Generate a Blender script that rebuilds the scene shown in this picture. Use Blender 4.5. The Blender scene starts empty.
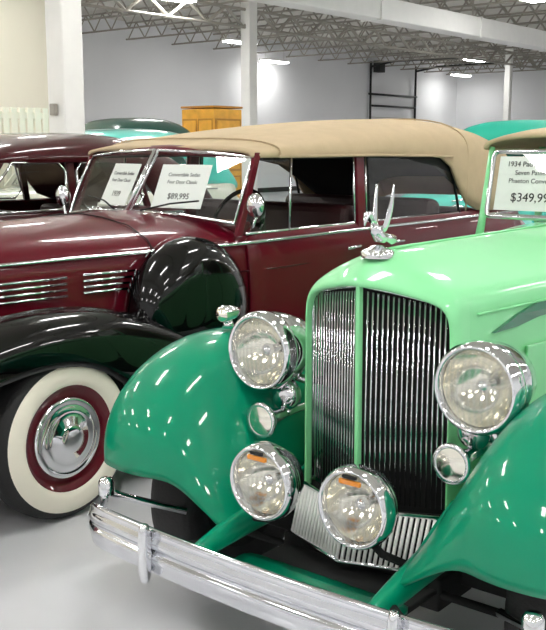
import bpy, math, random
from mathutils import Vector
random.seed(3)
sc=bpy.context.scene
sc.view_settings.view_transform='Standard'
COL=sc.collection
# ---------------------------------------------------------------- materials
def nm(name):
    m=bpy.data.materials.new(name); m.use_nodes=True
    nt=m.node_tree; b=nt.nodes['Principled BSDF']; return m,nt,b
def lin(c):
    return tuple(((x/255)/12.92 if x/255<=0.04045 else ((x/255+0.055)/1.055)**2.4) for x in c)+(1,)
def mat(name,rgb,rough=0.5,metal=0,coat=0,emit=0,spec=0.5,noise=0,nscale=5,bump=0,bscale=50):
    m,nt,b=nm(name)
    c=lin(rgb)
    b.inputs['Base Color'].default_value=c
    b.inputs['Roughness'].default_value=rough
    b.inputs['Metallic'].default_value=metal
    b.inputs['Coat Weight'].default_value=coat
    b.inputs['Coat Roughness'].default_value=0.03
    b.inputs['Specular IOR Level'].default_value=spec
    if emit:
        b.inputs['Emission Color'].default_value=c
        b.inputs['Emission Strength'].default_value=emit
    n=nt.nodes.new('ShaderNodeTexNoise'); n.inputs['Scale'].default_value=nscale; n.inputs['Detail'].default_value=5
    tc=nt.nodes.new('ShaderNodeTexCoord'); nt.links.new(tc.outputs['Object'],n.inputs['Vector'])
    r=nt.nodes.new('ShaderNodeValToRGB')
    k=noise
    r.color_ramp.elements[0].position=0.3; r.color_ramp.elements[1].position=0.7
    r.color_ramp.elements[0].color=(c[0]*(1-k),c[1]*(1-k),c[2]*(1-k),1)
    r.color_ramp.elements[1].color=(min(1,c[0]*(1+k)),min(1,c[1]*(1+k)),min(1,c[2]*(1+k)),1)
    nt.links.new(n.outputs['Fac'],r.inputs['Fac']); nt.links.new(r.outputs['Color'],b.inputs['Base Color'])
    if bump:
        n2=nt.nodes.new('ShaderNodeTexNoise'); n2.inputs['Scale'].default_value=bscale
        nt.links.new(tc.outputs['Object'],n2.inputs['Vector'])
        bp=nt.nodes.new('ShaderNodeBump'); bp.inputs['Strength'].default_value=bump; bp.inputs['Distance'].default_value=0.01
        nt.links.new(n2.outputs['Fac'],bp.inputs['Height']); nt.links.new(bp.outputs['Normal'],b.inputs['Normal'])
    return m
def glassmat(name,tint=(0.93,0.96,0.95)):
    m=bpy.data.materials.new(name); m.use_nodes=True; nt=m.node_tree; nt.nodes.clear()
    o=nt.nodes.new('ShaderNodeOutputMaterial'); mx=nt.nodes.new('ShaderNodeMixShader')
    t=nt.nodes.new('ShaderNodeBsdfTransparent'); t.inputs[0].default_value=tint+(1,)
    g=nt.nodes.new('ShaderNodeBsdfGlossy'); g.inputs['Roughness'].default_value=0.02
    f=nt.nodes.new('ShaderNodeLayerWeight'); f.inputs['Blend'].default_value=0.5
    p=nt.nodes.new('ShaderNodeMath'); p.operation='POWER'; p.inputs[1].default_value=3.5
    q=nt.nodes.new('ShaderNodeMath'); q.operation='MULTIPLY_ADD'; q.inputs[1].default_value=.6; q.inputs[2].default_value=.05
    nt.links.new(f.outputs['Facing'],p.inputs[0]); nt.links.new(p.outputs[0],q.inputs[0]); nt.links.new(q.outputs[0],mx.inputs[0])
    nt.links.new(t.outputs[0],mx.inputs[1]); nt.links.new(g.outputs[0],mx.inputs[2])
    nt.links.new(mx.outputs[0],o.inputs[0]); return m
def lensmat(name):
    m,nt,b=nm(name); o=nt.nodes['Material Output']
    b.inputs['Base Color'].default_value=(0.8,0.81,0.77,1); b.inputs['Roughness'].default_value=0.08
    b.inputs['Coat Weight'].default_value=1; b.inputs['Specular IOR Level'].default_value=.8
    w=nt.nodes.new('ShaderNodeTexWave'); w.wave_type='BANDS'; w.bands_direction='X'; w.inputs['Scale'].default_value=16
    w.inputs['Distortion'].default_value=0.6
    tc=nt.nodes.new('ShaderNodeTexCoord'); nt.links.new(tc.outputs['Object'],w.inputs['Vector'])
    bp=nt.nodes.new('ShaderNodeBump'); bp.inputs['Strength'].default_value=0.9; bp.inputs['Distance'].default_value=0.005
    nt.links.new(w.outputs['Fac'],bp.inputs['Height']); nt.links.new(bp.outputs['Normal'],b.inputs['Normal'])
    t=nt.nodes.new('ShaderNodeBsdfTransparent'); mx=nt.nodes.new('ShaderNodeMixShader')
    k=nt.nodes.new('ShaderNodeMath'); k.operation='MULTIPLY_ADD'; k.inputs[1].default_value=.22; k.inputs[2].default_value=.06
    nt.links.new(w.outputs['Fac'],k.inputs[0]); nt.links.new(k.outputs[0],mx.inputs[0])
    nt.links.new(t.outputs[0],mx.inputs[1]); nt.links.new(b.outputs[0],mx.inputs[2]); nt.links.new(mx.outputs[0],o.inputs[0])
    return m
M={}
M['mint']=mat('paint_mint',(138,222,158),0.4,0,.6,noise=0.02,spec=.3)
M['teal']=mat('paint_teal_green',(0,136,100),0.3,0,.55,noise=0.02,spec=.12)
M['spear']=mat('paint_spear_green',(4,105,75),0.3,0,.8)
M['maroon']=mat('paint_maroon',(90,8,26),0.3,0,.6,noise=0.03,spec=.12)
M['maroon2']=mat('paint_dark_maroon',(62,10,18),0.3,0,.7,noise=0.03,spec=.12)
M['black']=mat('paint_black',(3,3,4),0.2,0,.75,spec=.1)
M['turq']=mat('paint_turquoise',(80,205,190),0.3,0,1)
M['cream']=mat('paint_cream',(225,222,208),0.3,0,1)
M['turqdk']=mat('fabric_turquoise',(20,165,140),0.6)
M['dkgreen']=mat('paint_dark_green',(20,70,60),0.3,0,1)
M['chrome']=mat('chrome',(226,227,230),0.05,1,noise=0.02)
M['satin']=mat('polished_bumper_chrome',(218,219,224),0.09,1,noise=0.02)
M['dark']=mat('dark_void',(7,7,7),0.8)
M['rubber']=mat('tyre_rubber',(18,18,19),0.65,bump=0.2,bscale=90)
M['white']=mat('whitewall',(236,230,214),0.5,noise=0.03)
M['tan']=mat('canvas_tan',(190,170,138),0.85,noise=0.05,nscale=9,bump=0.35,bscale=220)
M['leather']=mat('leather_maroon',(48,14,18),0.45,noise=0.1,bump=0.2)
M['paper']=mat('paper',(250,249,246),0.6)
M['ink']=mat('ink',(30,30,32),0.6)
M['inkg']=mat('ink_grey',(90,90,92),0.6)
M['wood']=mat('oak_wood',(234,172,62),0.45,noise=0.14,nscale=6)
M['wooddk']=mat('oak_wood_frame',(190,130,42),0.45,noise=0.14,nscale=6)
M['amber']=mat('amber_lens',(225,140,40),0.2,0,1)
M['refl']=mat('reflector',(240,237,224),0.13,1)
M['colw']=mat('column_white',(240,240,236),0.4,noise=0.02)
M['steel']=mat('joist_steel',(158,154,144),0.5,noise=0.05)
M['duct']=mat('duct_white',(240,240,237),0.45,noise=0.02)
M['rail']=mat('rail_black',(28,30,30),0.5)
M['glass']=glassmat('window_glass')
M['lens']=lensmat('fluted_lens')
def emis(name,rgb,s):
    m,nt,b=nm(name); b.inputs['Base Color'].default_value=rgb+(1,)
    b.inputs['Emission Color'].default_value=rgb+(1,); b.inputs['Emission Strength'].default_value=s; return m
M['tubelight']=emis('fluorescent_tube',(1.0,0.985,0.955),47)
# ---------------------------------------------------------------- helpers
def empty(name,loc=(0,0,0)):
    e=bpy.data.objects.new(name,None); e.location=loc; e.empty_display_size=0.2; COL.objects.link(e); return e
def mk(name,verts,faces,m,parent=None,smooth=True,sub=0,solid=0,bevel=0,loc=None,rot=None,autosm=True):
    me=bpy.data.meshes.new(name); me.from_pydata([tuple(v) for v in verts],[],faces); me.update()
    import bmesh
    bm=bmesh.new(); bm.from_mesh(me); bmesh.ops.recalc_face_normals(bm,faces=bm.faces); bm.to_mesh(me); bm.free()
    o=bpy.data.objects.new(name,me); COL.objects.link(o)
    if m is not None: me.materials.append(m)
    if smooth:
        for p in me.polygons: p.use_smooth=True
    if bevel:
        b=o.modifiers.new('bev','BEVEL'); b.width=bevel; b.segments=3; b.limit_method='ANGLE'
    if sub:
        s=o.modifiers.new('sub','SUBSURF'); s.levels=sub; s.render_levels=sub
    if solid:
        s=o.modifiers.new('sol','SOLIDIFY'); s.thickness=solid; s.offset=0
    if parent: o.parent=parent
    if loc: o.location=loc
    if rot: o.rotation_euler=rot
    return o
def grid(name,rows,m,parent=None,cu=False,cv=False,sub=1,solid=0,cap=False,**k):
    n=len(rows[0]); V=[p for r in rows for p in r]; F=[]
    R=len(rows)
    for i in range(R if cu else R-1):
        for j in range(n if cv else n-1):
            a=i*n+j; b=i*n+(j+1)%n; c=((i+1)%R)*n+(j+1)%n; d=((i+1)%R)*n+j
            F.append((a,b,c,d))
    if cap:
        F.append(tuple(range(n))); F.append(tuple((R-1)*n+j for j in range(n)))
    return mk(name,V,F,m,parent,sub=sub,solid=solid,**k)
def full(half):
    L=[(-x,y,z) for x,y,z in half]; 
    Rr=[p for p in reversed(half)]
    if abs(half[-1][0])<1e-6: Rr=Rr[1:]
    return L+Rr
def rev(name,prof,m,parent,loc,axis='y',sgn=1,seg=40,rot=None,sub=0):
    rows=[]
    for r,h in prof:
        row=[]
        for i in range(seg):
            a=2*math.pi*i/seg; c=r*math.cos(a); s=r*math.sin(a); h2=h*sgn
            if axis=='y': row.append((c,h2,s))
            elif axis=='x': row.append((h2,c,s))
            else: row.append((c,s,h2))
        rows.append(row)
    return grid(name,rows,m,parent,cv=True,sub=sub,loc=loc,rot=rot)
def box(name,c,s,m,parent=None,bevel=0.01,rot=None,smooth=False):
    x,y,z=s[0]/2,s[1]/2,s[2]/2
    V=[(-x,-y,-z),(x,-y,-z),(x,y,-z),(-x,y,-z),(-x,-y,z),(x,-y,z),(x,y,z),(-x,y,z)]
    F=[(0,3,2,1),(4,5,6,7),(0,1,5,4),(1,2,6,5),(2,3,7,6),(3,0,4,7)]
    return mk(name,V,F,m,parent,smooth=smooth,bevel=bevel,loc=c,rot=rot)
def tubes_data(paths,r,seg=8):
    V=[];F=[]
    for pts in paths:
        pts=[Vector(p) for p in pts]; base=len(V); n=len(pts)
        up=None
        for i,p in enumerate(pts):
            if i==0: d=pts[1]-pts[0]
            elif i==n-1: d=pts[-1]-pts[-2]
            else: d=(pts[i+1]-pts[i-1])
            d.normalize()
            if up is None:
                up=Vector((0,0,1)) if abs(d.z)<0.9 else Vector((1,0,0))
            a=d.cross(up).normalized(); b=a.cross(d).normalized(); up=b
            rr=r[i] if isinstance(r,(list,tuple)) else r
            for k in range(seg):
                t=2*math.pi*k/seg; V.append(p+a*math.cos(t)*rr+b*math.sin(t)*rr)
        for i in range(n-1):
            for k in range(seg):
                F.append((base+i*seg+k,base+i*seg+(k+1)%seg,base+(i+1)*seg+(k+1)%seg,base+(i+1)*seg+k))
        F.append(tuple(base+k for k in range(seg))); F.append(tuple(base+(n-1)*seg+k for k in range(seg)))
    return V,F
def tubes(name,paths,r,m,parent=None,seg=8,smooth=True):
    V,F=tubes_data(paths,r,seg); return mk(name,V,F,m,parent,smooth=smooth)
def lerp(a,b,t): return a+(b-a)*t
def strut(name,p0,p1,wx,wy,m,parent,bevel=0.006):
    p0=Vector(p0);p1=Vector(p1)
    V=[]
    for p in (p0,p1):
        for sx,sy in((-1,-1),(1,-1),(1,1),(-1,1)): V.append((p.x+sx*wx/2,p.y+sy*wy/2,p.z))
    F=[(0,3,2,1),(4,5,6,7),(0,1,5,4),(1,2,6,5),(2,3,7,6),(3,0,4,7)]
    return mk(name,V,F,m,parent,smooth=False,bevel=bevel)
def poly(name,pts,m,parent,solid=0.006):
    return mk(name,pts,[tuple(range(len(pts)))],m,parent,smooth=False,solid=solid)
def text(name,s,size,loc,rot,m,parent):
    c=bpy.data.curves.new(name,'FONT'); c.body=s; c.size=size; c.align_x='CENTER'; c.extrude=0.0005
    o=bpy.data.objects.new(name,c); COL.objects.link(o); c.materials.append(m); o.parent=parent; o.location=loc; o.rotation_euler=rot; return o
# wheel -----------------------------------------------------------------
def wheel(name,parent,loc,side,rimm,ww=True,R=0.372):
    k=R/0.372
    g=empty(name,loc); g.parent=parent
    P=lambda l:[(a*k,b*k) for a,b in l]
    rev('tyre',P([(.23,-.08),(.30,-.10),(.34,-.092),(.362,-.07),(.372,-.03),(.372,.03),(.362,.07),(.34,.092),(.30,.1),(.23,.08)]),M['rubber'],g,(0,0,0),'x',side,64)
    if ww: rev('whitewall',P([(.333,.094),(.326,.0995),(.30,.106),(.265,.106),(.243,.096),(.235,.085)]),M['white'],g,(0,0,0),'x',side,64)
    rev('rim',P([(.24,.092),(.232,.088),(.222,.07),(.20,.06),(.17,.055),(.0,.05)]),rimm,g,(0,0,0),'x',side,64)
    rev('hubcap',P([(.184,.058),(.186,.07),(.178,.082),(.164,.084),(.156,.078),(.148,.078),(.14,.086),(.12,.09),(.105,.088),(.10,.094),(.07,.098),(.065,.106),(.045,.112),(.02,.114),(0,.115)]),M['chrome'],g,(0,0,0),'x',side,64)
    rev('backing',P([(.24,-.08),(.1,-.05),(0,-.05)]),M['dark'],g,(0,0,0),'x',side,32)
    return g
# fender ----------------------------------------------------------------
def fender(name,parent,st,cx,w,m,side,wi=0.17,bead=False):
    rows=[]
    for (y,z,ny,nz,drop,xi,yi,zi) in st:
        l=math.hypot(ny,nz); ny/=l; nz/=l
        f=lambda x,d:(side*x,y+ny*d,z+nz*d)
        p0=(side*xi,yi,zi)
        p2=f(cx-wi,0.05)
        p1=((p0[0]*.5+p2[0]*.5)-side*0.012,(p0[1]+p2[1])/2,(p0[2]*.55+p2[2]*.45))
        rows.append([p0,p1,p2,f(cx-wi*.5,0.012),f(cx,0),f(cx+w*.4,0.008),f(cx+w*.78,0.035),f(cx+w*.97,drop*.5),f(cx+w,drop)])
    o=grid(name,rows,m,parent,sub=2,solid=0.014)
    return o,rows
# lamp -------------------------------------------------------------------
def lamp(name,parent,loc,R,L,tilt=0,badge=False,lensm=None):
    g=empty(name,loc); g.parent=parent; g.rotation_euler=(tilt,0,0)
    rev('shell',[(R*.97,0.01),(R*1.0,-.02),(R*.97,-.3*L),(R*.82,-.6*L),(R*.55,-.85*L),(R*.2,-.98*L),(0,-L)],M['chrome'],g,(0,0,0),'y',-1,48)
    rev('rim',[(R*.86,.004),(R*.87,.022),(R*.92,.034),(R*.98,.03),(R*1.04,.012),(R*1.05,-.01),(R*1.03,-.025),(R*.97,-.03)],M['chrome'],g,(0,0,0),'y',-1,48)
    rev('reflector',[(R*.88,.005),(R*.75,-.03),(R*.5,-.065),(R*.2,-.085),(0,-.09)],M['refl'],g,(0,0,0),'y',-1,48)
    rev('bulb_holder',[(0.0,-.01),(.018,-.016),(.024,-.03),(.018,-.05),(.014,-.09)],M['chrome'],g,(0,0,0),'y',-1,16)
    rev('lens',[(R*.88,.018),(R*.7,.03),(R*.45,.04),(R*.2,.045),(0.0001,.047)],lensm or M['lens'],g,(0,0,0),'y',-1,48)
    if badge:
        b=box('badge',(0,-.035,R*.70),(R*.62,.012,R*.13),M['amber'],g,bevel=.004)
        box('badge_bar',(0,-.037,R*.84),(R*.4,.012,R*.08),M['dark'],g,bevel=.003)
    return g
# ================================================================= GREEN CAR
G=empty('vintage_convertible_car',(-1.715,2.5,0))
gst=[(-.325,.545,1,-.05,.20,.31,-.26,.40),
     (-.325,.66,1,-.2,.21,.31,-.20,.42),
     (-.255,.80,.8,-.6,.22,.32,-.10,.46),
     (-.09,.92,.45,-.9,.22,.33,.03,.50),
     (.15,.98,.0,-1,.22,.34,.18,.52),
     (.42,.945,-.4,-.9,.24,.36,.40,.52),
     (.70,.81,-.4,-.9,.28,.42,.66,.50),
     (.98,.61,-.3,-1,.26,.48,.95,.45),
     (1.30,.43,-.1,-1,.12,.5,1.3,.38),
     (1.62,.36,0,-1,.06,.5,1.62,.34)]
for s,n in((-1,'fender_front_right'),(1,'fender_front_left')):
    fender(n,G,gst,.70,.22,M['teal'],s)
rst=[(2.95,.36,1,-.3,.1,.5,3.0,.36),(3.1,.55,.8,-.5,.2,.55,3.15,.5),(3.35,.75,.5,-.8,.22,.6,3.4,.6),(3.7,.84,0,-1,.22,.6,3.7,.65),
     (4.05,.76,-.5,-.8,.22,.6,4.0,.6),(4.3,.58,-.8,-.5,.2,.58,4.25,.5),(4.42,.38,-1,-.1,.18,.55,4.35,.36)]
for s,n in((-1,'fender_rear_right'),(1,'fender_rear_left')):
    fender(n,G,rst,.70,.2,M['teal'],s)
for s in(-1,1):
    box('running_board',(s*.72,2.25,.34),(.34,1.5,.04),M['teal'],G,bevel=.015)
    wheel('front_wheel',G,(s*.70,.20,.372),s,M['mint'])
    wheel('rear_wheel',G,(s*.71,3.7,.372),s,M['mint'])
def gring(hw,zb,zs,zt,y,v,inset=0):
    h=[(hw,zb),(hw,.8),(hw,zs-.12),(hw-.003,zs-.035),(hw-.026,zs+.006),(hw*.62,lerp(zs,zt,.50)),(hw*.3,lerp(zs,zt,.84)),(.035,zt-.003),(0,zt)]
    return full([(x,y+v*abs(x),z) for x,z in h])
rows=[gring(.270,.42,1.155,1.212,.03,.40),
      gring(.273,.42,1.158,1.215,.0,.40),
      gring(.280,.41,1.165,1.228,-.004,.40),
      gring(.289,.40,1.175,1.246,.012,.40),
      gring(.293,.40,1.188,1.284,.06,.30),
      gring(.294,.40,1.193,1.312,.13,.12),
      gring(.295,.40,1.198,1.320,.20,.0)]
grid('radiator_shell',rows,M['mint'],G,sub=2)
hr=[gring(.289,.50,1.193,1.312,.20,0),gring(.298,.50,1.195,1.319,.24,0),gring(.34,.50,1.205,1.320,.7,0),gring(.41,.50,1.21,1.320,1.2,0),
    gring(.495,.48,1.215,1.32,1.65,0)]
grid('hood',hr,M['mint'],G,sub=2)
grid('cowl',[gring(.502,.45,1.217,1.321,1.655,0),gring(.54,.45,1.218,1.324,1.85,0),gring(.60,.45,1.218,1.326,2.1,0)],M['mint'],G,sub=2)
tubes('hood_seams',[[(s*.300,.24,1.13),(s*.413,1.2,1.14),(s*.50,1.65,1.145)] for s in(-1,1)]+[[(0,.18,1.319),(0,.24,1.321),(0,1.2,1.322),(0,2.0,1.328)]],.0045,M['mint'],G)
for s in(-1,1):
    pts=[(s*.308,.32,1.06),(s*.320,.46,1.102),(s*.334,.60,1.132),(s*.36,.8,1.134),(s*.42,1.2,1.128),(s*.46,1.5,1.12),(s*.42,1.2,1.094),(s*.36,.8,1.086),(s*.334,.60,1.082),(s*.320,.46,1.064)]
    poly('hood_spear',[(p[0]+s*.004,p[1],p[2]) for p in pts],M['spear'],G,solid=.012)
for s in(-1,1):
    for i in range(4):
        y=.62+i*.26
        xx=lerp(.297,.41,(y-.24)/.96)+.006
        box('hood_vent_door',(s*xx,y,.82),(.012,.2,.34),M['mint'],G,bevel=.005,rot=(0,0,-s*math.atan(.115/.96)))
# grille
bars=[];
for s in(-1,1):
    for i in range(17):
        x=.019+i*.0152; y=.035+.40*x; zt=1.205-.045*(x/.27)-.004
        bars.append([(s*x,y,.51),(s*x,y-.004,.8),(s*x,y,zt)])
tubes('grille_bars',bars,.0032,M['chrome'],G,seg=8)
V=[(-.270,.20,.40),(0,.10,.40),(.270,.20,.40),(.270,.20,1.165),(0,.10,1.215),(-.270,.20,1.165)]
mk('radiator_core',V,[(0,1,4,5),(1,2,3,4)],M['dark'],G,smooth=False)
strut('grille_center_strip',(0,.028,.50),(0,.022,1.218),.016,.026,M['mint'],G,bevel=.006)
tubes('grille_surround',[[(-.268,.137,.50),(-.268,.137,1.12),(-.245,.125,1.165),(-.1,.068,1.198),(0,.028,1.216),(.1,.068,1.198),(.245,.125,1.165),(.268,.137,1.12),(.268,.137,.50)]],.0045,M['chrome'],G)
lows=[]
for s in(-1,1):
    for i in range(16): 
        x=.010+i*.0168; lows.append([(s*x,-.075+.36*x,.340),(s*x,-.03+.40*x,.495)])
tubes('apron_slats',lows,.0058,M['paper'],G,seg=6)
mk('apron_panel',[(-.27,.10,.32),(0,-.03,.32),(.27,.10,.32),(.27,.15,.49),(0,.02,.49),(-.27,.15,.49)],[(0,1,4,5),(1,2,3,4)],M['dark'],G,smooth=False,solid=.01)
tubes('apron_rail',[[(-.27,.085,.50),(0,-.03,.50),(.27,.085,.50)],[(-.27,.022,.338),(0,-.075,.338),(.27,.022,.338)]],.008,M['chrome'],G)
for s in(-1,1):
    rows=[]
    for (y,zc,hw,hh) in((-.40,.375,.028,.028),(-.34,.385,.034,.036),(-.2,.41,.04,.05),(.0,.44,.045,.07),(.3,.46,.045,.08)):
        rows.append([(s*.33+a*hw,y,zc+b*hh) for a,b in((-1,-1),(1,-1),(1,1),(-1,1))])
    grid('frame_horn',rows,M['teal'],G,cv=True,cap=True,sub=2)
    grid('inner_valance',[[(s*.33,-.22,.43),(s*.33,.1,.50),(s*.36,.4,.55)],[(s*.30,-.12,.44),(s*.28,.14,.56),(s*.29,.4,.62)]],M['teal'],G,sub=2,solid=.01)
pan=[]
for j in range(9):
    x=-.32+.08*j; c=1-(x/.33)**2
    pan.append([(x,-.21-.03*c,.27),(x,-.225-.03*c,.295),(x,-.20-.03*c,.305),(x,-.14,.30)])
grid('front_pan',pan,M['teal'],G,sub=1,solid=.012)
box('frame_crossmember',(0,.14,.27),(.62,.22,.11),M['dark'],G)
box('pan_deck',(0,-.05,.28),(.60,.22,.02),M['dark'],G)
box('front_axle',(0,.2,.30),(1.2,.07,.08),M['dark'],G)
box('chassis',(0,2.0,.42),(.55,4.0,.16),M['dark'],G).location.y=2.25
tubes('tie_rods',[[(-.6,.05,.27),(.6,.05,.27)]],.014,M['dark'],G)
# bumper
prof=[(0,-.08),(-.014,-.074),(-.010,-.048),(-.020,-.038),(-.022,-.014),(-.008,-.006),(-.008,.006),(-.022,.014),(-.020,.038),(-.010,.048),(-.014,.074),(0,.08),(.012,.07),(.012,-.07)]
def bumper(parent,hw,y0,z,curve,endback):
    rows=[]
    N=33
    for i in range(N):
        u=-1+2*i/(N-1); x=u*hw; y=y0+curve*(u*u)+endback*max(0,(abs(u)-.9)/.1)**2
        tap=1-.35*max(0,(abs(u)-.93)/.07)**2
        rows.append([(x,y+a,z+b*tap) for a,b in prof])
    return grid('bumper_bar',rows,M['satin'],parent,cv=True,cap=True,sub=1)
bumper(G,.845,-.46,.372,.05,.04)
for s in(-1,1):
    rows=[]
    for z,w,d in((-.10,.012,.01),(-.09,.018,.022),(0,.021,.03),(.09,.018,.022),(.10,.012,.01)):
        rows.append([(s*.465+a*w,-.48+b*d,.372+z) for a,b in((-1,-1),(1,-1),(1,1),(-1,1))])
    grid('bumper_clamp',rows,M['chrome'],G,cv=True,cap=True,sub=2)
    tubes('bumper_bracket',[[(s*.465,-.44,.37),(s*.42,-.36,.37),(s*.33,-.30,.38)]],.018,M['dark'],G)
    rev('bumper_end_bolt',[(.0,.03),(.02,.028),(.028,.015),(.028,-.03)],M['chrome'],G,(s*.785,-.355,.49),'z',1,20)
    tubes('bumper_end_arm',[[(s*.785,-.37,.42),(s*.785,-.355,.48)],[(s*.785,-.355,.47),(s*.77,-.28,.43),(s*.6,-.15,.38)]],.014,M['chrome'],G)
# headlights, horns, driving lamps
for s in(-1,1):
    lamp('headlight',G,(s*.412,.04,.95),.134,.26)
    tubes('headlight_stand',[[(s*.415,.13,.84),(s*.43,.15,.76),(s*.46,.16,.70)]],[.03,.022,.04],M['chrome'],G,seg=14)
    tubes('headlight_crossbar',[[(s*.415,.14,.86),(s*.33,.17,.84),(s*.26,.20,.84)]],.016,M['chrome'],G,seg=12)
    rev('horn_bell',[(.045,.005),(.058,.012),(.064,.004),(.056,-.012),(.034,-.05),(.02,-.11),(.014,-.2),(.014,-.4)],M['chrome'],G,(s*.365,-.02,.725),'y',-1,36)
    rev('horn_grille',[(.052,.006),(.03,.012),(.0,.014)],M['refl'],G,(s*.365,-.02,.725),'y',-1,30)
    rev('horn_cap',[(.0,.035),(.035,.03),(.055,.01),(.055,-.02),(.03,-.03)],M['chrome'],G,(s*.365,.11,.79),'y',-1,30)
    tubes('horn_tube',[[(s*.365,.1,.725),(s*.37,.16,.73),(s*.38,.15,.78),(s*.365,.13,.79)]],.02,M['chrome'],G,seg=12)
    lamp('driving_lamp',G,(s*.175,-.235,.609),.120,.13,badge=True)
    tubes('driving_lamp_post',[[(s*.175,-.18,.50),(s*.22,-.16,.45),(s*.30,-.14,.43)]],.012,M['dark'],G,seg=10)
    g=empty('fender_lamp',(s*.69,.15,1.035)); g.parent=G; g.scale=(.85,.85,.85)
    rev('housing',[(.0,-.11),(.015,-.10),(.03,-.06),(.038,0),(.036,.015)],M['chrome'],g,(0,0,0),'y',-1,24)
    rev('glass',[(.034,.012),(.02,.026),(0,.03)],M['refl'],g,(0,0,0),'y',-1,24)
    tubes('foot',[[(0,.03,-.03),(0,.03,-.065)]],[.018,.03],M['chrome'],g,seg=12)
# mascot (bird, wings raised high, head bowed forward)
O=empty('radiator_mascot',(0,.12,1.316)); O.parent=G; O.scale=(.92,.92,.92)
rev('cap',[(.056,-.02),(.058,.0),(.048,.008),(.030,.012),(.020,.020),(.0,.024)],M['chrome'],O,(0,0,0),'z',1,30)
tubes('body',[[(0,.06,.055),(0,.035,.045),(0,.005,.055),(0,-.018,.078),(0,-.025,.10)]],[.006,.018,.024,.020,.011],M['chrome'],O,seg=14)
tubes('neck_head',[[(0,-.02,.09),(0,-.032,.118),(0,-.05,.134),(0,-.068,.130),(0,-.078,.112),(0,-.082,.092)]],[.013,.009,.009,.012,.007,.002],M['chrome'],O,seg=12)
for s in(-1,1):
    rows=[]
    for (x,y,z,c) in ((.014,.01,.065,.024),(.024,.018,.10,.030),(.030,.026,.14,.028),(.033,.034,.18,.020),(.034,.040,.212,.011),(.034,.043,.232,.002)):
        rows.append([(s*x,y-c*.8,z+c*.1),(s*(x+.007),y,z),(s*x,y+c,z-c*.4),(s*(x-.006),y,z)])
    grid('wing',rows,M['chrome'],O,cv=True,cap=True,sub=1)
tubes('tail',[[(0,.04,.05),(0,.095,.035)]],[.010,.018],M['chrome'],O)
# windshield
wy,wz0,wz1,wx=2.02,1.30,1.62,.60
def rr(x0,x1,z0,z1,y0,y1,r,n=5):
    P=[]
    for cx_,cz_,a0 in((x1-r,z0+r,-90),(x1-r,z1-r,0),(x0+r,z1-r,90),(x0+r,z0+r,180)):
        for i in range(n):
            a=math.radians(a0+90*i/(n-1)); x=cx_+r*math.cos(a); z=cz_+r*math.sin(a)
            P.append((x,lerp(y0,y1,(z-z0)/(z1-z0)),z))
    return P
P=rr(-wx,wx,wz0,wz1,wy,wy+.07,.03); tubes('windshield_frame',[P+[P[0]]],.014,M['chrome'],G,seg=10)
poly('windshield_glass',rr(-wx,wx,wz0,wz1,wy,wy+.07,.03),M['glass'],G,solid=0)
for s in(-1,1): tubes('windshield_post',[[(s*.615,wy-.04,1.17),(s*.615,wy,1.3),(s*.612,wy+.07,1.64)]],[.022,.018,.014],M['mint'],G,seg=12)
S=empty('price_sign',(-.365,wy+.045,1.462)); S.parent=G; S.rotation_euler=(math.radians(77),0,0)
box('card',(0,0,0),(.40,.27,.004),M['paper'],S,bevel=0)
text('line_title','1934 Packard Twelve',.036,(0,.085,.004),(0,0,0),M['ink'],S)
text('line_model','Seven Passenger',.033,(0,.043,.004),(0,0,0),M['inkg'],S)
text('line_body','Phaeton Convertible',.033,(0,.002,.004),(0,0,0),M['inkg'],S)
text('line_price','$349,995',.062,(0,-.09,.004),(0,0,0),M['ink'],S)
def archpts(y,w,zb,zs,zc,off=0):
    h=[(w,y,zb),(w+.006,y,(zb+zs)/2),(w+.004,y,zs)]
    for k in range(1,9):
        t=k/8*math.pi/2; h.append((max(0,w*math.cos(t)**.62) if k<8 else 0,y,zs+(zc-zs)*math.sin(t)**.9))
    return [(x,yy,z) for x,yy,z in h]
def canvas(name,parent,sec,m):
    return grid(name,[full(archpts(*q)) for q in sec],m,parent,sub=1,solid=.02)
canvas('canvas_top',G,[(2.05,.625,1.63,1.645,1.70),(2.2,.65,1.63,1.65,1.735),(2.7,.67,1.62,1.65,1.77),(3.3,.67,1.61,1.65,1.77),(3.6,.67,1.55,1.62,1.76),(3.75,.67,1.2,1.5,1.73),(4.1,.64,1.2,1.45,1.62),(4.3,.6,1.2,1.4,1.5),(4.4,.58,1.2,1.28,1.32)],M['tan'])
def bside(y,w,zt=1.17): return [(w*.86,y,.38),(w*.98,y,.5),(w,y,.75),(w*.985,y,1.0),(w*.96,y,zt)]
for s in(-1,1):
    rows=[[(s*x,yy,z) for x,yy,z in bside(y,w)] for y,w in((2.1,.61),(2.5,.66),(3.0,.70),(3.6,.70),(4.1,.66),(4.5,.60))]
    grid('body_side',rows,M['mint'],G,sub=2,solid=.02)
    for yy in(2.75,3.4): strut('top_post',(s*.65,yy,1.15),(s*.65,yy+.02,1.64),.03,.04,M['mint'],G)
    tubes('door_seams',[[(s*.665,2.45,1.15),(s*.678,2.45,.5)],[(s*.705,3.2,1.15),(s*.713,3.2,.5)]],.003,M['dark'],G)
    tubes('belt_moulding',[[(s*.605,2.1,1.15),(s*.645,2.5,1.15),(s*.685,3.0,1.15),(s*.685,3.6,1.15),(s*.645,4.1,1.15)]],.008,M['spear'],G)
def gd(y,w,zt): return full([(w,y,.4),(w*1.02,y,.7),(w,y,zt-.08),(w*.85,y,zt-.01),(w*.4,y,zt),(0,y,zt)])
grid('rear_body',[gd(4.35,.60,1.17),gd(4.6,.57,1.1),gd(4.85,.50,.9),gd(4.95,.4,.6)],M['mint'],G,sub=2,cap=True)
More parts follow.
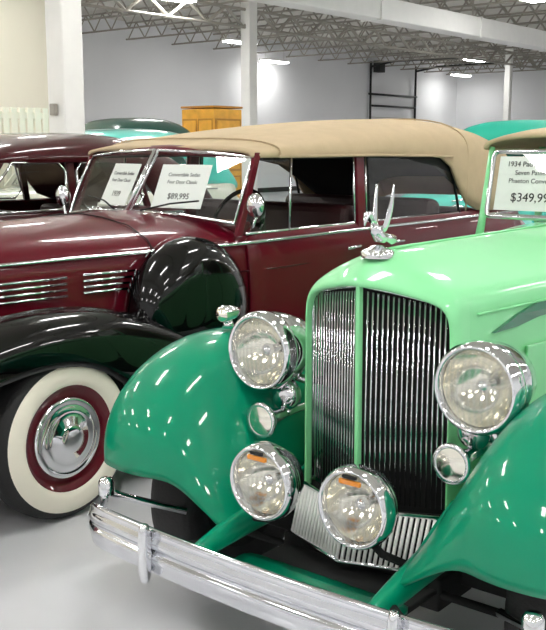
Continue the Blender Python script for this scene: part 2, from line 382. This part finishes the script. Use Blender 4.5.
for y in(2.95,3.75):
    box('seat_cushion',(0,y-.1,.62),(1.15,.5,.18),M['leather'],G,bevel=.05)
    box('seat_back',(0,y+.15,.88),(1.15,.16,.55),M['leather'],G,bevel=.05,rot=(-.15,0,0))
box('cabin_floor',(0,3.2,.45),(1.2,2.3,.04),M['dark'],G)
box('dashboard',(0,2.2,1.12),(1.16,.1,.16),M['mint'],G,bevel=.03)
def torus(name,parent,loc,R,r,m,rot):
    pts=[(R*math.cos(a),R*math.sin(a),0) for a in[2*math.pi*i/32 for i in range(33)]]
    o=tubes(name,[pts,[(-R,0,-.01),(0,0,-.03),(R,0,-.01)],[(0,-R,0),(0,0,-.03)],[(0,0,-.03),(0,0,-.35)]],r,m,parent); o.location=loc; o.rotation_euler=rot; return o
torus('steering_wheel',G,(.32,2.5,1.15),.2,.012,M['black'],(math.radians(60),0,0))
box('rear_bumper',(0,5.1,.42),(1.6,.03,.1),M['satin'],G)
# ================================================================= MAROON CAR
R_=empty('vintage_convertible_car.001',(-4.17,0,0)); R_.scale=(.91,1,1)
mst=[(1.77,.40,1,-.05,.2,.36,1.9,.42),(1.81,.60,1,-.3,.2,.38,1.95,.50),(1.98,.80,.7,-.7,.22,.42,2.05,.60),(2.30,.905,.3,-1,.215,.46,2.3,.66),
     (2.67,.935,0,-1,.215,.50,2.67,.68),(2.95,.91,-.1,-1,.28,.54,2.95,.68),(3.11,.875,0,-1,.46,.56,3.11,.66),(3.35,.79,0,-1,.46,.60,3.35,.60),
     (3.65,.67,0,-1,.36,.64,3.65,.52),(3.95,.54,0,-1,.24,.66,3.95,.45),(4.2,.42,0,-1,.12,.66,4.2,.38),(4.5,.36,0,-1,.06,.66,4.5,.35)]
mr=[(5.45,.36,1,-.3,.1,.6,5.5,.36),(5.6,.60,.8,-.5,.2,.7,5.65,.5),(5.9,.80,.5,-.8,.22,.74,5.9,.7),(6.3,.88,0,-1,.25,.76,6.3,.75),
    (6.7,.80,-.3,-.8,.26,.72,6.7,.7),(7.05,.62,-.6,-.6,.24,.68,7.05,.55),(7.25,.40,-1,-.1,.18,.62,7.2,.38)]
for s in(-1,1):
    fender('fender_front',R_,mst,.70,.235,M['black'],s,wi=.15)
    fender('fender_rear',R_,mr,.80,.14,M['black'],s,wi=.08)
    wheel('front_wheel',R_,(s*.82,2.67,.372),s,M['maroon'])
    wheel('rear_wheel',R_,(s*.80,6.3,.372),s,M['maroon'])
    box('running_board',(s*.80,4.95,.35),(.28,1.3,.05),M['black'],R_,bevel=.02)
def mring(hw,zb,zt,y):
    h=[(hw*.98,zb),(hw+.01,.85),(hw+.004,1.06),(hw-.012,1.125),(hw-.06,1.175),(hw*.66,lerp(1.18,zt,.55)),(hw*.35,lerp(1.18,zt,.86)),(.04,zt-.003),(0,zt)]
    return full([(x,y,z) for x,z in h])
grid('hood',[mring(.16,.7,1.10,1.42),mring(.27,.6,1.17,1.47),mring(.35,.6,1.215,1.6),mring(.41,.6,1.245,2.1),mring(.48,.6,1.262,2.6),mring(.545,.6,1.275,3.05),mring(.62,.6,1.284,3.45)],M['maroon'],R_,sub=2)
grid('cowl',[mring(.622,.5,1.285,3.455),mring(.70,.45,1.290,3.72),mring(.775,.42,1.29,3.95),mring(.79,.42,1.26,4.05)],M['maroon'],R_,sub=2)
hx=lambda y: .41+(y-2.1)*(.21/1.35)+.014
for s in(-1,1):
    L=[]
    for i in range(4):
        z=.945+i*.029
        L.append([(s*hx(2.42),2.42,z),(s*(hx(2.68)),2.68,z),(s*hx(2.94),2.94,z)])
        L.append([(s*hx(3.03),3.03,z+.004),(s*hx(3.34),3.34,z+.004)])
    tubes('hood_louvres',L,.0075,M['chrome'],R_,seg=8)
    tubes('belt_moulding',[[(s*(.365),1.6,1.115),(s*(.418),2.1,1.115),(s*.486,2.6,1.115),(s*.55,3.05,1.118),(s*.628,3.45,1.12),(s*.71,3.72,1.125),(s*.788,3.95,1.13),(s*.818,4.2,1.135),(s*.832,5.0,1.14),(s*.832,6.0,1.14),(s*.81,6.8,1.14),(s*.78,7.3,1.14)]],.010,M['chrome'],R_,seg=10)
    tubes('belt_moulding_lower',[[(s*.79,3.95,.98),(s*.838,4.2,.98),(s*.848,5.0,.98),(s*.848,6.0,.98)]],.004,M['maroon2'],R_)
    tubes('hood_shut_line',[[(s*.632,3.45,.7),(s*.632,3.45,1.06),(s*.618,3.45,1.13),(s*.57,3.45,1.178),(s*.42,3.45,1.242),(s*.2,3.45,1.275),(0,3.45,1.287)]],.003,M['dark'],R_)
tubes('grille_bars',[[(-(.30-.0*i),1.60,.55+.035*i),(-.16,1.46,.55+.035*i),(0,1.40,.55+.035*i),(.16,1.46,.55+.035*i),(.30,1.60,.55+.035*i)] for i in range(14)],.008,M['chrome'],R_)
rowsn=[[(-.33,1.66,z),(-.17,1.49,z),(0,1.44,z),(.17,1.49,z),(.33,1.66,z)] for z in(.45,.8,1.1)]
grid('nose',rowsn,M['maroon'],R_,sub=1)
for s in(-1,1):
    lamp('headlight',R_,(s*.47,1.72,.98),.115,.36)
rowsb=[]
for k in range(25):
    u=-1+2*k/24; rowsb.append([(u*.93,1.36+.12*u*u+a,.42+b) for a,b in prof])
grid('bumper_bar',rowsb,M['satin'],R_,cv=True,cap=True,sub=1)
box('bumper_bracket',(0,1.5,.42),(.8,.25,.04),M['dark'],R_)
box('chassis',(0,4.2,.40),(.9,5.2,.16),M['dark'],R_)
mb=lambda y,w,zt=1.175:[(w*.90,y,.36),(w*.985,y,.48),(w*1.01,y,.72),(w*1.0,y,.98),(w*.975,y,1.12),(w*.93,y,zt)]
for s in(-1,1):
    rows=[[(s*x,yy,z) for x,yy,z in mb(y,w)] for y,w in((4.0,.805),(4.4,.835),(5.0,.846),(6.0,.846),(6.8,.825),(7.3,.80))]
    grid('body_side',rows,M['maroon'],R_,sub=2,solid=.03)
    for yy,w in((4.12,.818),(5.08,.849),(5.18,.849),(6.05,.846)):
        tubes('door_seam',[[(s*(w*.975+.002),yy,1.12),(s*(w+.003),yy,.98),(s*(w*1.01+.003),yy,.72),(s*(w*.985+.003),yy,.46)]],.003,M['dark'],R_)
    for yy in(4.95,5.32):
        tubes('door_handle',[[(s*.83,yy,1.04),(s*.885,yy,1.045),(s*.885,yy+(.13 if yy>5.1 else -.13),1.04)]],.010,M['chrome'],R_)
    strut('pillar_a',(s*.765,3.95,1.17),(s*.735,4.14,1.61),.03,.05,M['maroon'],R_)
    strut('pillar_b',(s*.80,5.06,1.15),(s*.765,5.07,1.60),.035,.085,M['maroon'],R_)
    tubes('vent_frame',[[(s*.79,4.36,1.16),(s*.755,4.42,1.60)],[(s*.80,5.00,1.16),(s*.77,5.01,1.6)],[(s*.80,5.13,1.16),(s*.77,5.14,1.6)]],.008,M['chrome'],R_)
    tubes('window_sill',[[(s*.775,4.0,1.178),(s*.795,5.0,1.178),(s*.795,6.3,1.178)]],.009,M['chrome'],R_)
    poly('window_vent',[(s*.775,4.02,1.17),(s*.79,4.36,1.17),(s*.755,4.42,1.6),(s*.74,4.17,1.6)],M['glass'],R_,solid=0)
    poly('window_rear',[(s*.80,5.14,1.17),(s*.79,6.36,1.17),(s*.765,6.22,1.58),(s*.768,5.14,1.6)],M['glass'],R_,solid=0)
    tubes('quarter_frame',[[(s*.80,5.16,1.17),(s*.77,5.16,1.585),(s*.77,6.1,1.585),(s*.775,6.2,1.55),(s*.79,6.33,1.17)]],.010,M['dark'],R_)
grid('rear_body',[full([(w,y,.4),(w*1.02,y,.75),(w,y,zt-.1),(w*.86,y,zt-.02),(w*.4,y,zt),(0,y,zt)]) for y,w,zt in((7.2,.80,1.18),(7.6,.74,1.12),(8.0,.62,.95),(8.2,.48,.65))],M['maroon'],R_,sub=2,cap=True)
canvas('canvas_top',R_,[(4.09,.725,1.585,1.60,1.63),(4.2,.75,1.585,1.605,1.655),(4.55,.785,1.585,1.615,1.715),(5.2,.80,1.585,1.625,1.78),(5.9,.80,1.575,1.63,1.825),(6.18,.80,1.565,1.63,1.83),
    (6.36,.80,1.175,1.60,1.83),(6.8,.80,1.165,1.58,1.79),(7.1,.78,1.165,1.54,1.69),(7.32,.74,1.165,1.42,1.52),(7.45,.70,1.165,1.2,1.24)],M['tan'])
tubes('top_binding',[[(s*.812,4.25,1.588),(s*.822,5.2,1.588),(s*.822,5.9,1.578),(s*.822,6.16,1.57)] for s in(-1,1)],.009,M['tan'],R_)
tubes('top_seams',[full(archpts(4.3,.772,1.59,1.615,1.690)),full(archpts(6.4,.805,1.18,1.61,1.842))],.006,M['tan'],R_,seg=6)
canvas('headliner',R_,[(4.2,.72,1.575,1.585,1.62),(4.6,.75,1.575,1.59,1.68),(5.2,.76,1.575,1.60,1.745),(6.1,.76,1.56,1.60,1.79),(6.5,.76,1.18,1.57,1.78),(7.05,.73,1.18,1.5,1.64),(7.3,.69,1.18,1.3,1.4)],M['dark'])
for s in(-1,1):
    b0=(s*.02,3.80,1.285);b1=(s*.745,3.94,1.235);t1=(s*.725,4.12,1.585);t0=(s*.02,4.03,1.62)
    poly('windshield_glass',[b0,b1,t1,t0],M['glass'],R_,solid=0)
    tubes('windshield_frame',[[b0,(s*.4,3.865,1.272),b1,(s*.742,4.02,1.42),t1,(s*.4,4.075,1.61),t0,b0]],.010,M['chrome'],R_,seg=10)
tubes('windshield_divider',[[(0,3.79,1.285),(0,4.02,1.625)]],.013,M['chrome'],R_)
grid('windshield_header',[[(x,4.035+.12*abs(x),1.60-.03*abs(x)),(x,4.06+.12*abs(x),1.645-.05*abs(x)),(x,4.14+.1*abs(x),1.65-.05*abs(x))] for x in(-.73,-.4,0,.4,.73)],M['maroon'],R_,sub=1,solid=.02)
tubes('wipers',[[(.12,3.79,1.29),(.30,3.86,1.33),(.5,3.9,1.35)],[(-.12,3.79,1.29),(-.30,3.86,1.33),(-.5,3.9,1.35)]],.005,M['dark'],R_)
for (x,y,w,t) in((.25,4.0,.37,'$89,995'),(-.31,4.0,.31,'1939')):
    S=empty('price_sign',(x,y,1.42)); S.parent=R_; S.rotation_euler=(math.radians(62),0,math.radians(9 if x>0 else -9))
    box('card',(0,0,0),(w,.27,.004),M['paper'],S,bevel=0)
    text('line_title','Convertible Sedan',.032,(0,.06,.004),(0,0,0),M['inkg'],S)
    text('line_body','Four Door Classic',.030,(0,.015,.004),(0,0,0),M['inkg'],S)
    text('line_price',t,.05,(0,-.08,.004),(0,0,0),M['ink'],S)
for y in(4.75,5.75):
    box('seat_cushion',(0,y,.66),(1.45,.55,.2),M['leather'],R_,bevel=.06)
    box('seat_back',(0,y+.32,.98),(1.45,.18,.60),M['leather'],R_,bevel=.06,rot=(-.15,0,0))
box('cabin_floor',(0,5.3,.42),(1.5,2.6,.04),M['dark'],R_)
box('dashboard',(0,4.06,1.14),(1.45,.12,.2),M['maroon2'],R_,bevel=.03)
torus('steering_wheel',R_,(.36,4.36,1.2),.21,.013,M['black'],(math.radians(62),0,0))
for s in(-1,1):
    g=empty('sidemount_spare',(s*.70,3.62,.79)); g.parent=R_
    rev('cover',[(.30,-.11),(.355,-.10),(.385,-.06),(.398,0),(.392,.05),(.372,.10),(.33,.14),(.26,.168),(.16,.182),(.06,.186),(0,.187)],M['black'],g,(0,0,0),'x',s,72)
    rev('trim_ring',[(.392,-.072),(.398,-.060),(.400,-.048)],M['chrome'],g,(0,0,0),'x',s,72)
    m_=empty('side_mirror',(s*.875,3.98,1.335)); m_.parent=R_
    rev('mirror_head',[(.062,.0),(.066,.006),(.062,.014),(.045,.026),(.02,.034),(0,.036)],M['chrome'],m_,(0,0,0),'y',-1,30)
    rev('mirror_glass',[(.06,-.001),(0,-.001)],M['satin'],m_,(0,0,0),'y',-1,30)
    tubes('mirror_arm',[[(0,0,-.06),(-s*.02,0,-.11),(-s*.07,0,-.14)]],.008,M['chrome'],m_)
# ================================================================= generic sedan
def sedan(name,loc,paint,roofm,rz=1.72,fm=None,rotz=0):
    g=empty(name,loc); g.rotation_euler=(0,0,rotz); fm=fm or paint
    def ring(hw,zb,zt,y):
        h=[(hw*.95,zb),(hw,.7),(hw,zt-.16),(hw-.03,zt-.07),(hw*.75,zt-.02),(hw*.35,zt-.003),(0,zt)]
        return full([(x,y,z) for x,z in h])
    grid('hood',[ring(.14,.5,1.0,.30),ring(.26,.45,1.1,.36),ring(.34,.45,1.15,.6),ring(.45,.45,1.18,1.2),ring(.62,.42,1.2,1.7),ring(.74,.42,1.2,1.95)],paint,g,sub=2)
    for s in(-1,1):
        grid('body_side',[[(s*x,yy,z) for x,yy,z in mb(y,w,1.18)] for y,w in((1.93,.75),(2.3,.80),(3.2,.82),(3.9,.80),(4.3,.74))],paint,g,sub=2,solid=.03)
        fender('fender_front',g,[(a-1.5,b,c,d,e,f,h-1.5,i) for a,b,c,d,e,f,h,i in mst[:5]]+[(1.55,.88,-.2,-1,.3,.56,1.55,.66),(1.85,.72,0,-1,.35,.62,1.85,.55),(2.2,.5,0,-1,.2,.66,2.2,.4),(2.5,.38,0,-1,.06,.66,2.5,.36)],.68,.2,fm,s,wi=.15)
        fender('fender_rear',g,[(3.05,.36,1,-.3,.1,.6,3.1,.36),(3.2,.58,.8,-.5,.2,.68,3.25,.5),(3.5,.78,.5,-.8,.22,.72,3.5,.7),(3.85,.85,0,-1,.25,.72,3.85,.72),(4.25,.76,-.3,-.8,.25,.68,4.25,.65),(4.6,.55,-.7,-.6,.22,.6,4.55,.5),(4.75,.38,-1,-.1,.18,.55,4.7,.36)],.76,.13,fm,s,wi=.08)
        wheel('front_wheel',g,(s*.76,1.13,.36),s,paint,R=.36); wheel('rear_wheel',g,(s*.77,3.85,.36),s,paint,R=.36)
        box('running_board',(s*.74,2.75,.34),(.24,.8,.05),fm,g,bevel=.02)
        lamp('headlight',g,(s*.47,.52,.92),.11,.3)
        for (a,b_) in(((1.95,1.18),(2.25,1.53)),((2.82,1.18),(2.84,1.55)),((3.55,1.18),(3.45,1.55))):
            strut('pillar',(s*.76,a[0],a[1]),(s*.70,b_[0],b_[1]),.03,.06,paint,g)
        def wf(x0a,x1a,x0b,x1b):
            pts=[(s*.775,x0a+.05,1.2),(s*.775,x1a-.06,1.2),(s*.765,x1a,1.27),(s*.73,x1b,1.47),(s*.722,x1b-.06,1.53),(s*.722,x0b+.05,1.53),(s*.73,x0b,1.47),(s*.765,x0a,1.27)]
            tubes('window_trim',[pts+[pts[0]]],.009,M['chrome'],g); poly('window_glass',pts,M['glass'],g,0)
        wf(2.06,2.76,2.28,2.78); wf(2.88,3.50,2.88,3.42)
        tubes('belt_moulding',[[(s*.36,.6,1.06),(s*.47,1.2,1.08),(s*.64,1.7,1.1),(s*.76,1.97,1.12),(s*.805,2.4,1.13),(s*.815,3.2,1.13),(s*.79,3.9,1.13)]],.008,M['chrome'],g)
        poly('windshield_glass',[(s*.01,1.86,1.21),(s*.72,2.0,1.19),(s*.67,2.27,1.53),(s*.01,2.16,1.56)],M['glass'],g,0)
    tubes('windshield_frame',[[(-.72,2.0,1.19),(0,1.86,1.21),(.72,2.0,1.19),(.67,2.27,1.53),(0,2.16,1.56),(-.67,2.27,1.53),(-.72,2.0,1.19)]],.012,M['chrome'],g)
    canvas('roof',g,[(2.14,.66,1.54,1.55,1.58),(2.3,.71,1.53,1.56,rz-.07),(2.7,.74,1.53,1.57,rz-.01),(3.2,.745,1.53,1.58,rz),(3.5,.745,1.50,1.57,rz-.02),(3.62,.75,1.18,1.5,rz-.04),(3.95,.74,1.18,1.42,rz-.13),(4.25,.70,1.15,1.3,1.42),(4.4,.66,1.1,1.18,1.25)],roofm)
    grid('trunk',[full([(w,y,.4),(w*1.02,y,.7),(w,y,zt-.1),(w*.8,y,zt-.02),(w*.4,y,zt),(0,y,zt)]) for y,w,zt in((4.25,.70,1.2),(4.6,.62,1.05),(4.85,.5,.8),(4.92,.4,.55))],paint,g,sub=2,cap=True)
    box('chassis',(0,2.5,.36),(.9,4.1,.14),M['dark'],g)
    box('bumper_front',(0,.12,.42),(1.6,.04,.12),M['satin'],g,bevel=.015); box('bumper_rear',(0,5.02,.42),(1.5,.04,.12),M['satin'],g,bevel=.015)
    tubes('bumper_brackets',[[(-.35,.13,.42),(-.35,.5,.42)],[(.35,.13,.42),(.35,.5,.42)],[(-.35,4.5,.42),(-.35,5.0,.42)],[(.35,4.5,.42),(.35,5.0,.42)]],.02,M['dark'],g)
    for y in(2.6,3.4):
        box('seat_cushion',(0,y,.62),(1.3,.5,.18),M['leather'],g,bevel=.05); box('seat_back',(0,y+.25,.9),(1.3,.15,.5),M['leather'],g,bevel=.05)
    return g
sedan('vintage_sedan_car',(-6.35,1.75,0),M['maroon2'],M['maroon2'],1.74,M['black'])
sedan('vintage_sedan_car.001',(-8.95,5.0,0),M['cream'],M['turq'],1.84)
sedan('vintage_sedan_car.002',(-5.55,8.75,0),M['turq'],M['turqdk'],1.96)
sedan('vintage_sedan_car.003',(-11.9,7.9,0),M['dkgreen'],M['dkgreen'],2.08)
# wooden cabinet
W=empty('wooden_cabinet',(-12.24,13.22,0))
box('carcass',(0,0,1.15),(.78,.74,2.25),M['wood'],W)
box('cornice',(0,0,2.31),(.82,.78,.04),M['wooddk'],W,bevel=.02)
box('plinth',(0,0,.06),(.84,.8,.12),M['wooddk'],W)
for z in(.65,1.65):
    for dx in(-.19,.19): box('front_panel',(dx,-.375,z),(.30,.03,.85),M['wood'],W); box('panel_frame',(dx,-.372,z),(.36,.015,.92),M['wooddk'],W)
    box('side_panel',(.395,0,z),(.03,.6,.85),M['wood'],W); box('side_frame',(.39,0,z),(.015,.68,.92),M['wooddk'],W)
# ================================================================= ROOM
def floormat():
    m,nt,b=nm('epoxy_floor'); tc=nt.nodes.new('ShaderNodeTexCoord')
    n=nt.nodes.new('ShaderNodeTexNoise'); n.inputs['Scale'].default_value=0.8; n.inputs['Detail'].default_value=8
    nt.links.new(tc.outputs['Object'],n.inputs['Vector'])
    r=nt.nodes.new('ShaderNodeValToRGB'); r.color_ramp.elements[0].position=.35; r.color_ramp.elements[1].position=.7
    r.color_ramp.elements[0].color=lin((202,203,207)); r.color_ramp.elements[1].color=lin((216,217,221))
    nt.links.new(n.outputs['Fac'],r.inputs['Fac']); nt.links.new(r.outputs['Color'],b.inputs['Base Color'])
    b.inputs['Roughness'].default_value=.18; b.inputs['Specular IOR Level'].default_value=.5
    return m
M['wall']=mat('painted_wall',(230,231,233),.7,noise=.02,nscale=.6)
M['wallb']=mat('painted_wall_cream',(230,225,208),.7,noise=.02,nscale=.6)
M['ceil']=mat('ceiling_deck',(205,203,195),.7,noise=.06,nscale=2)
X0,X1,Y0,Y1,H=-22.4,9.0,-9.0,40.5,5.25
box('floor',((X0+X1)/2,(Y0+Y1)/2,-.05),(X1-X0,Y1-Y0,.1),floormat(),bevel=0)
box('ceiling',((X0+X1)/2,(Y0+Y1)/2,H+.05),(X1-X0,Y1-Y0,.1),M['ceil'],bevel=0)
box('wall_left',(X0-.1,(Y0+Y1)/2,H/2),(.2,Y1-Y0,H),M['wall'],bevel=0)
box('wall_back',((X0+X1)/2,Y1+.1,H/2),(X1-X0,.2,H),M['wall'],bevel=0)
box('wall_right',(X1+.1,(Y0+Y1)/2,H/2),(.2,Y1-Y0,H),M['wall'],bevel=0)
box('wall_front',((X0+X1)/2,Y0-.1,H/2),(X1-X0,.2,H),M['wall'],bevel=0)
box('wall_partition',(-14.6,1.4,H/2),(.2,20.6,H),M['wallb'],bevel=0)
box('baseboard_left',(X0+.02,(Y0+Y1)/2,.08),(.04,Y1-Y0,.16),M['rail'],bevel=0)
box('baseboard_back',((X0+X1)/2,Y1-.02,.08),(X1-X0,.04,.16),M['rail'],bevel=0)
for i,(x,y,w) in enumerate(((-7.60,6.17,.25),(-15.2,17.7,.28),(-16.5,33.6,.22))):
    c=empty('steel_column'+('' if i==0 else '.%03d'%i),(x,y,0))
    box('shaft',(0,0,H/2),(w,w,H-.04),M['colw'],c,bevel=.02); box('base_plate',(0,0,.015),(w+.12,w+.12,.03),M['colw'],c); box('cap_plate',(0,0,H-.03),(w+.12,w+.12,.04),M['colw'],c)
    if i==0: box('outlet_box',(.0,-w/2-.03,1.98),(.07,.05,.11),M['steel'],c)
paths=[]; y=-8
while y<Y1-.5:
    paths.append([(X0,y,H-.06),(X1,y,H-.06)]); paths.append([(X0,y,H-.52),(X1,y,H-.52)])
    z=[(X0+.35*i+.1,y,(H-.06) if i%2 else (H-.52)) for i in range(int((X1-X0)/.35))]
    for a,b in zip(z[:-1],z[1:]): paths.append([a,b])
    y+=1.9
tubes('ceiling_joists',paths,.024,M['steel'],None,seg=4,smooth=False)
gp=[]
for gx in(-15.2,-7.6):
    for zz in(H-.56,H-.95): gp.append([(gx,Y0,zz),(gx,Y1,zz)])
    z=[(gx,Y0+.6*i+.1,(H-.56) if i%2 else (H-.95)) for i in range(int((Y1-Y0)/.6))]
    for a,b in zip(z[:-1],z[1:]): gp.append([a,b])
tubes('ceiling_girders',gp,.035,M['steel'],None,seg=6,smooth=False)
D=empty('ventilation_duct',(-11.1,15,4.27))
box('duct_run',(0,0,0),(.45,48,.42),M['duct'],D,bevel=.02)
for i in range(12): box('duct_flange',(0,-23+i*4.1,0),(.49,.05,.46),M['duct'],D,bevel=.005)
for i in range(12): box('duct_hanger',(0,-23+i*4.1,.59),(.03,.03,.76),M['steel'],D,bevel=0)
def ov(y0,y1):
    d=empty('door_1',(X0,0,0))
    box('door_panel',(.06,(y0+y1)/2,1.8),(.06,y1-y0,3.6),M['wall'],d,bevel=0)
    L=[[(.14,y0,0),(.14,y0,4.9)],[(.14,y1,0),(.14,y1,4.9)],[(.14,y0-.1,3.65),(.14,y1+.1,3.65)],[(.14,y0,4.7),(1.2,y0,4.85),(4.2,y0,4.85)],[(.14,y1,4.7),(1.2,y1,4.85),(4.2,y1,4.85)],[(.14,y0,3.2),(.14,y1,3.2)]]
    tubes('door_tracks',L,.045,M['rail'],d,seg=6)
    for k in range(5): box('panel_joint',(.1,(y0+y1)/2,.55*(k+1)),(.02,y1-y0,.02),M['steel'],d,bevel=0)
    box('opener_motor',(.4,y0+.2,4.7),(.3,.4,.45),M['rail'],d)
ov(33.3,36.7)
SP=empty('slatted_panel',(-9.95,0,0))
for i in range(26): box('slat',(0,5.2+i*.115,1.05),(.05,.085,2.09),M['white'],SP,bevel=.01)
box('rail_top',(.0,6.6,2.0),(.03,3.0,.08),M['white'],SP); box('rail_low',(.0,6.6,.3),(.03,3.0,.08),M['white'],SP)
pos=[(-19.4,22.2,4.6),(-21.7,26.6,4.45),(-13.3,25.5,4.6),(-17,32,4.6),(-21.1,38.5,4.6),(-15.0,15.0,4.65),(-9.2,19.4,4.62),(-19.8,12,4.6),(-19.8,7,4.6),(-17.3,12,4.6)]  # final entries: unseen fixtures added out of frame to brighten the far left wall
for gx in(-16.9,-12.8,-9.2,-5.4,-1.6,2.2,6.0):
    for gy in(-6,-2,2,6,10,14):
        if gx==-12.8 and gy>10: continue
        if gx in(-9.2,) and gy>12: continue
        if gx==-16.9 and gy==14: continue
        pos.append((gx,gy,4.6))
for gx in(-3,2,6.5):  # extra fixtures off to the right, unseen, added to lighten the back wall
    for gy in(19,24,29,34,38): pos.append((gx,gy,4.6))
for i,(x,y,z) in enumerate(pos):
    f=empty('ceiling_light'+('' if i==0 else '.%03d'%i),(x,y,z))
    box('housing',(0,0,.03),(.36,1.24,.07),M['colw'],f,bevel=.01)
    box('diffuser',(0,0,-.02),(.30,1.18,.035),M['tubelight'],f,bevel=0)
    tubes('hangers',[[(0,-.5,.05),(0,-.5,H-z)],[(0,.5,.05),(0,.5,H-z)]],.006,M['steel'],f,seg=4)
w=bpy.data.worlds.new('world'); sc.world=w; w.use_nodes=True
w.node_tree.nodes['Background'].inputs[0].default_value=(.9,.95,1,1); w.node_tree.nodes['Background'].inputs[1].default_value=.5
cam=bpy.data.cameras.new('cam'); co=bpy.data.objects.new('camera',cam); COL.objects.link(co)
co.location=(0,0,1.65); co.rotation_euler=(math.radians(90-9.82),0,math.radians(39.3))
cam.sensor_fit='VERTICAL'; cam.sensor_height=36; cam.lens=982/630*36; cam.clip_start=.05
sc.camera=co
